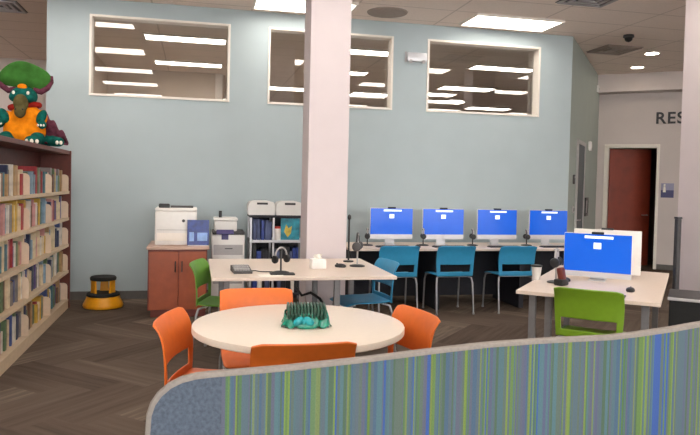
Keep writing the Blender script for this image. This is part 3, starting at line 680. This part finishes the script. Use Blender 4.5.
# ------------------------------------------------------------------ wall fittings
t = thing('emergency_light', 'small white emergency light on the blue wall between upper windows', 'light', (2.86, W, 3.12))
MB().b2((-.12, -.05, .03), (.15, 0, .15), .01).build('housing', 'silver', t, 40)
for x in (-.08, .1): MB().cyl((x, -.06, .025), (x, -.02, .035), .026, .022).build('lamp_head', 'greyp', t, 60)
MB().b2((-.15, -.012, .02), (-.12, 0, .16), .002).build('back_plate', 'greyp', t)
def onwall(name, label, cat, t_, z, S=True):
    q = thing(name, label, cat, onS(t_, z) if S else onR(t_, z), rad(51.3) if S else rad(-40)); return q
t = onwall('card_reader', 'small dark card reader left of the grey side door', 'reader', .50, 1.56)
MB().b2((-.05, -.025, 0), (.05, 0, .14), .008).build('case', 'dkgrey', t, 40); MB().b2((-.03, -.028, .09), (.03, -.025, .12)).build('indicator', 'greyp', t)
t = onwall('thermostat', 'small grey wall switch low beside the grey side door', 'switch', .52, 1.12)
MB().b2((-.05, -.02, 0), (.05, 0, .11), .006).build('plate', 'greyp', t, 40); MB().b2((-.02, -.026, .03), (.02, -.02, .08)).build('rocker', 'dkgrey', t)
t = onwall('notice_frame', 'black framed notice on the side wall near the restroom door', 'frame', 2.25, 1.02)
MB().b2((-.2, -.02, 0), (-.16, 0, .32)).b2((.16, -.02, 0), (.2, 0, .32)).b2((-.16, -.02, 0), (.16, 0, .05)).b2((-.16, -.02, .27), (.16, 0, .32)).build('frame', 'blackp', t); MB().b2((-.16, -.008, .05), (.16, 0, .27)).build('notice', 'greyp', t)
t = onwall('fire_alarm', 'small white fire alarm high on the side wall', 'alarm', 2.36, 2.16)
MB().b2((-.06, -.05, 0), (.06, 0, .16), .01).build('housing', 'whitep', t, 40); MB().b2((-.03, -.056, .04), (.03, -.05, .12), .002).build('strobe_lens', 'trim', t)
t = onwall('bracket_sign', 'tiny white sensor at the soffit corner of the side wall', 'sensor', 3.4, 3.32)
MB().b2((-.04, -.04, 0), (.04, 0, .12), .008).build('housing', 'whitep', t, 40); MB().b2((-.02, -.045, .03), (.02, -.04, .07), .002).build('lens', 'greyp', t)
t = onwall('restroom_sign', 'small blue restroom sign with white figure right of the brown door', 'sign', 1.27, 1.36, False)
MB().b2((-.12, -.008, 0), (.1, 0, .14), .002).build('lower_plate', 'signblue', t)
MB().b2((-.12, -.007, .14), (.1, 0, .27), .002).build('upper_plate', mat('pale_violet', (150, 148, 176)), t)
MB().lathe([(.018, 0), (.018, .004)], (-.06, -.007, .235), 16, (PI/2, 0, 0)).prism([(-.085, .10), (-.075, .21), (-.045, .21), (-.035, .10)], 'y', -.012, -.008).build('figure', 'plushW', t)
tx = bpy.data.curves.new('sign_lettering', 'FONT'); tx.body = 'RESTROOMS'; tx.size = .30; tx.extrude = .008; tx.offset = .006; tx.space_character = 1.12
to = bpy.data.objects.new('sign_lettering', tx); C.collection.objects.link(to)
bpy.context.view_layer.update()
me = bpy.data.meshes.new_from_object(to); bpy.data.objects.remove(to)
to = bpy.data.objects.new('sign_lettering', me); C.collection.objects.link(to); me.materials.clear(); me.materials.append(Mt['lettering'])
to.matrix_world = Matrix.Translation(onR(1.01, 2.75, .012)) @ Matrix.Rotation(rad(-40), 4, 'Z') @ Matrix.Rotation(PI/2, 4, 'X')
tag(to, 'dark grey RESTROOMS lettering on the wall above the brown door', 'sign')

# black cart in front of the right column
ct = thing('book_cart', 'black low cabinet with a thin grey top edge at the foot of the right column', 'cabinet', (lt(1.0, .40)[0], lt(1.0, .40)[1], 0), rad(-40))
MB().b2((.01, .01, .06), (.99, .46, .715), .006).build('body', 'rubber', ct)
MB().b2((0, 0, .715), (1.0, .47, .73), .005).build('top', 'blackp', ct)
MB().b2((0, -.006, .708), (1.0, 0, .73), .002).build('top_edge', 'greyp', ct)
MB().b2((.05, .05, 0), (.95, .43, .06)).build('plinth', 'blackp', ct)

# ------------------------------------------------------------------ bookcase
bc = thing('bookcase', 'long low wooden library bookcase filled with picture books', 'bookcase', (-1.4, 8.12, 0))
L0 = -3.64
for y in (0, L0-.03): MB().b2((-.62, y, 0), (.02, y+.03, 1.79), .004).build('end_panel', 'shelfwood', bc)
MB().b2((-.62, L0, 1.75), (.005, 0, 1.79), .004).build('top_board', 'shelfwood', bc)
SZ = [1.33, 1.03, .73, .43, .10]
for z in SZ:
    MB().b2((-.30, L0, z-.02), (0, 0, z)).build('shelf', 'shelfedge', bc)
    MB().b2((0, L0, z-.026), (.006, 0, z+.006), .001).build('shelf_lip', 'shelfedge', bc)
MB().b2((-.012, L0, 0), (.004, 0, .075)).build('kick_board', 'shelfedge', bc)
MB().b2((-.62, L0, 0), (-.30, 0, 1.75)).build('back_core', 'shelfwood', bc)
BY = [-.012, -.92, -1.83, -2.74, -3.60]
for z in SZ:
    for y in BY:
        pts = [(-.25, z), (-.002, z)]
        pts += [(-.002-.04+.04*math.cos(a), z+.15+.04*math.sin(a)) for a in (0, PI/6, PI/3, PI/2)] + [(-.25, z+.19)]
        MB().prism(pts, 'y', y-.006, y+.0).build('bookend', 'bracket', bc)
cols = [('blue', (66, 84, 140)), ('pale blue', (130, 156, 176)), ('cream', (214, 196, 164)), ('white', (214, 206, 196)), ('tan', (176, 140, 100)), ('grey', (132, 124, 122)),
        ('purple', (92, 72, 130)), ('pink', (198, 140, 138)), ('red', (160, 52, 56)), ('green', (96, 118, 86)), ('brown', (110, 80, 62)), ('yellow', (206, 166, 70)),
        ('dark blue', (44, 50, 84)), ('teal', (70, 116, 128))]
wts = [5, 6, 10, 9, 7, 7, 4, 6, 3, 5, 4, 3, 3, 3]
bmat = {n: mat('book_'+n.replace(' ', '_'), c_, .5, var=.22, scale=14) for n, c_ in cols}
sn = ['top', 'second', 'middle', 'fourth', 'lowest']; bn = ['farthest', 'second', 'third', 'nearest']
for si, z in enumerate(SZ):
    y = -.05; 
    while y > -3.15:
        bay = sum(1 for q in BY[1:] if y < q)
        th = random.choice((.02, .03, .04, .05, .06, .07)); nxt = y-th
        hit = [q for q in BY if nxt-.008 < q < y+.002]
        if hit: y = hit[0]-.012; continue
        n = random.choices(cols, wts)[0][0]; h = random.uniform(.17, .258); dp = random.uniform(.17, .21)
        tall = 'tall' if h > .215 else 'short'; fat = 'thick' if th > .045 else 'thin'
        face = (si == 4 and False)
        b = MB().b2((-dp, -th+.003, 0), (0, 0, h), .003).b2((-dp+.004, -th+.006, h-.002), (-.006, -.003, h+.0005))
        o = b.build('book', bmat[n], loc=(-1.4-random.uniform(.045, .08), 8.12+y, z+.001))
        o.rotation_euler[0] = 0
        tag(o, '%s %s %s book on the %s bookcase shelf, %s bay' % (tall, fat, n, sn[si], bn[bay]), 'book', '%s %s %s books, %s shelf, %s bay' % (tall, fat, n, sn[si], bn[bay]))
        y = nxt - (random.uniform(.03, .1) if random.random() < .05 else .001)

same = {}
for o in bpy.data.objects:
    if o.get('category') == 'book': same.setdefault(o['label'], []).append(o)
for l, q in same.items():
    q.sort(key=lambda o: -o.location.y)
    for k, o in enumerate(q):
        if len(q) > 1: o['label'] = l + ', ' + ('closest to the wall' if k == 0 else 'closest to the viewer' if k == len(q)-1 else 'between its two twins')
# ------------------------------------------------------------------ plush dragon on the bookcase
dr = thing('plush_dragon', 'orange, teal and green plush dragon sitting on top of the bookcase', 'soft toy', (-1.665, 7.22, 1.80))
def blob(name, m, parts, vox=.012, parent=dr):
    b = MB()
    for c_, d_, r_ in parts: b.ball(c_, d_, tuple(rad(a) for a in r_), 20)
    o = b.build(name, m, parent, 180); q = o.modifiers.new('r', 'REMESH'); q.mode = 'VOXEL'; q.voxel_size = vox; q.use_smooth_shade = True
    q = o.modifiers.new('s', 'SMOOTH'); q.iterations = 6; return o
blob('body', 'plushO', [((0, .02, .14), (.20, .15, .15), (0, 0, 0)), ((.02, 0, .27), (.15, .12, .14), (0, 0, 0)), ((.14, .0, .26), (.07, .07, .10), (0, 20, 0)), ((-.14, 0, .24), (.07, .07, .1), (0, -20, 0)), ((0, .02, .38), (.08, .08, .08), (0, 0, 0))])
hd = blob('head', 'plushT', [((.0, -.03, .48), (.13, .12, .095), (0, 0, 0)), ((.06, -.09, .46), (.06, .07, .05), (0, 0, 20)), ((-.06, -.09, .46), (.06, .07, .05), (0, 0, -20)), ((.0, .03, .56), (.05, .05, .05), (0, 0, 0))])
blob('snout', 'plushB', [((-.0, -.14, .40), (.07, .07, .09), (10, 0, 0)), ((-.0, -.17, .32), (.055, .05, .07), (0, 0, 0))], .012, hd)
for sx in (-1, 1): MB().ball((sx*.065, -.15, .50), (.014, .010, .018), n=12).build('eye', 'plushW', hd, 180)
for sx in (-1, 1): MB().ball((sx*.03, -.205, .335), (.01, .008, .012), n=8).build('nostril', 'blackp', hd, 180)
MB().tube([(.13*math.cos(a), .02+.11*math.sin(a), .385+.02*math.cos(a)) for a in [2*PI*k/20 for k in range(21)]], .028, 10).build('collar', 'plushR', dr, 180)
def crest(u, v):     # one wide leaf-shaped crest over the head
    a = 2*u-1; r = math.sqrt(max(0, 1-.97*a*a))
    return (a*.235, .03 - .06*math.sin(v*PI)*r, .675 + .03*math.sin(u*5) + (v-.5)*.27*r + .02*a)
o = MB().sheet(crest, 20, 8).build('crest', 'plushG', dr, 180); solid(o, .03, 1)
for sx in (-1, 1):
    MB().tube([(sx*.08, .0, .55), (sx*.15, .01, .535), (sx*.205, .02, .575), (sx*.24, .03, .64), (sx*.245, .03, .70)], [.026, .03, .028, .024, .012], 8).build('horn', 'plushP', dr, 180)
MB().ball((0, -.09, .565), (.045, .03, .03), n=14).build('brow', 'plushO', dr, 180)
for sx in (-1, 1):
    f = blob('foot', 'plushT', [((sx*.12, -.16, .045), (.075, .10, .045), (0, 0, -sx*15)), ((sx*.14, -.08, .07), (.07, .08, .06), (0, 0, 0))])
    for k in range(3): MB().ball((sx*.125+(k-1)*.045, -.255+abs(k-1)*.012, .030), (.017, .024, .022), n=10).build('claw', 'plushW', f, 180)
    a = blob('arm', 'plushT', [((sx*.17, -.06, .28), (.045, .05, .08), (0, sx*25, 0)), ((sx*.19, -.12, .20), (.04, .06, .045), (0, 0, 0))])
    for k in range(3): MB().ball((sx*.19+(k-1)*.025, -.18, .19), (.010, .016, .012), n=8).build('claw', 'plushW', a, 180)
def wg(u, v): 
    x = .17 + .23*u; top = .36 - .28*u + .03*math.sin(u*18); return (x, .05+.03*math.sin(v*6), .02 + v*(top-.02))
o = MB().sheet(wg, 12, 6).build('wing', 'plushP', dr, 180); solid(o, .03, 1)
tl = MB().tube([(.1, .10, .08), (.22, .10, .06), (.30, .02, .045), (.34, -.06, .04), (.36, -.1, .035)], [.08, .06, .05, .045, .03], 12).build('tail', 'plushT', dr, 180)
for k in range(2): MB().ball((.33+.035*k, -.135, .03), (.015, .022, .02), n=10).build('tail_spike', 'plushW', tl, 180)
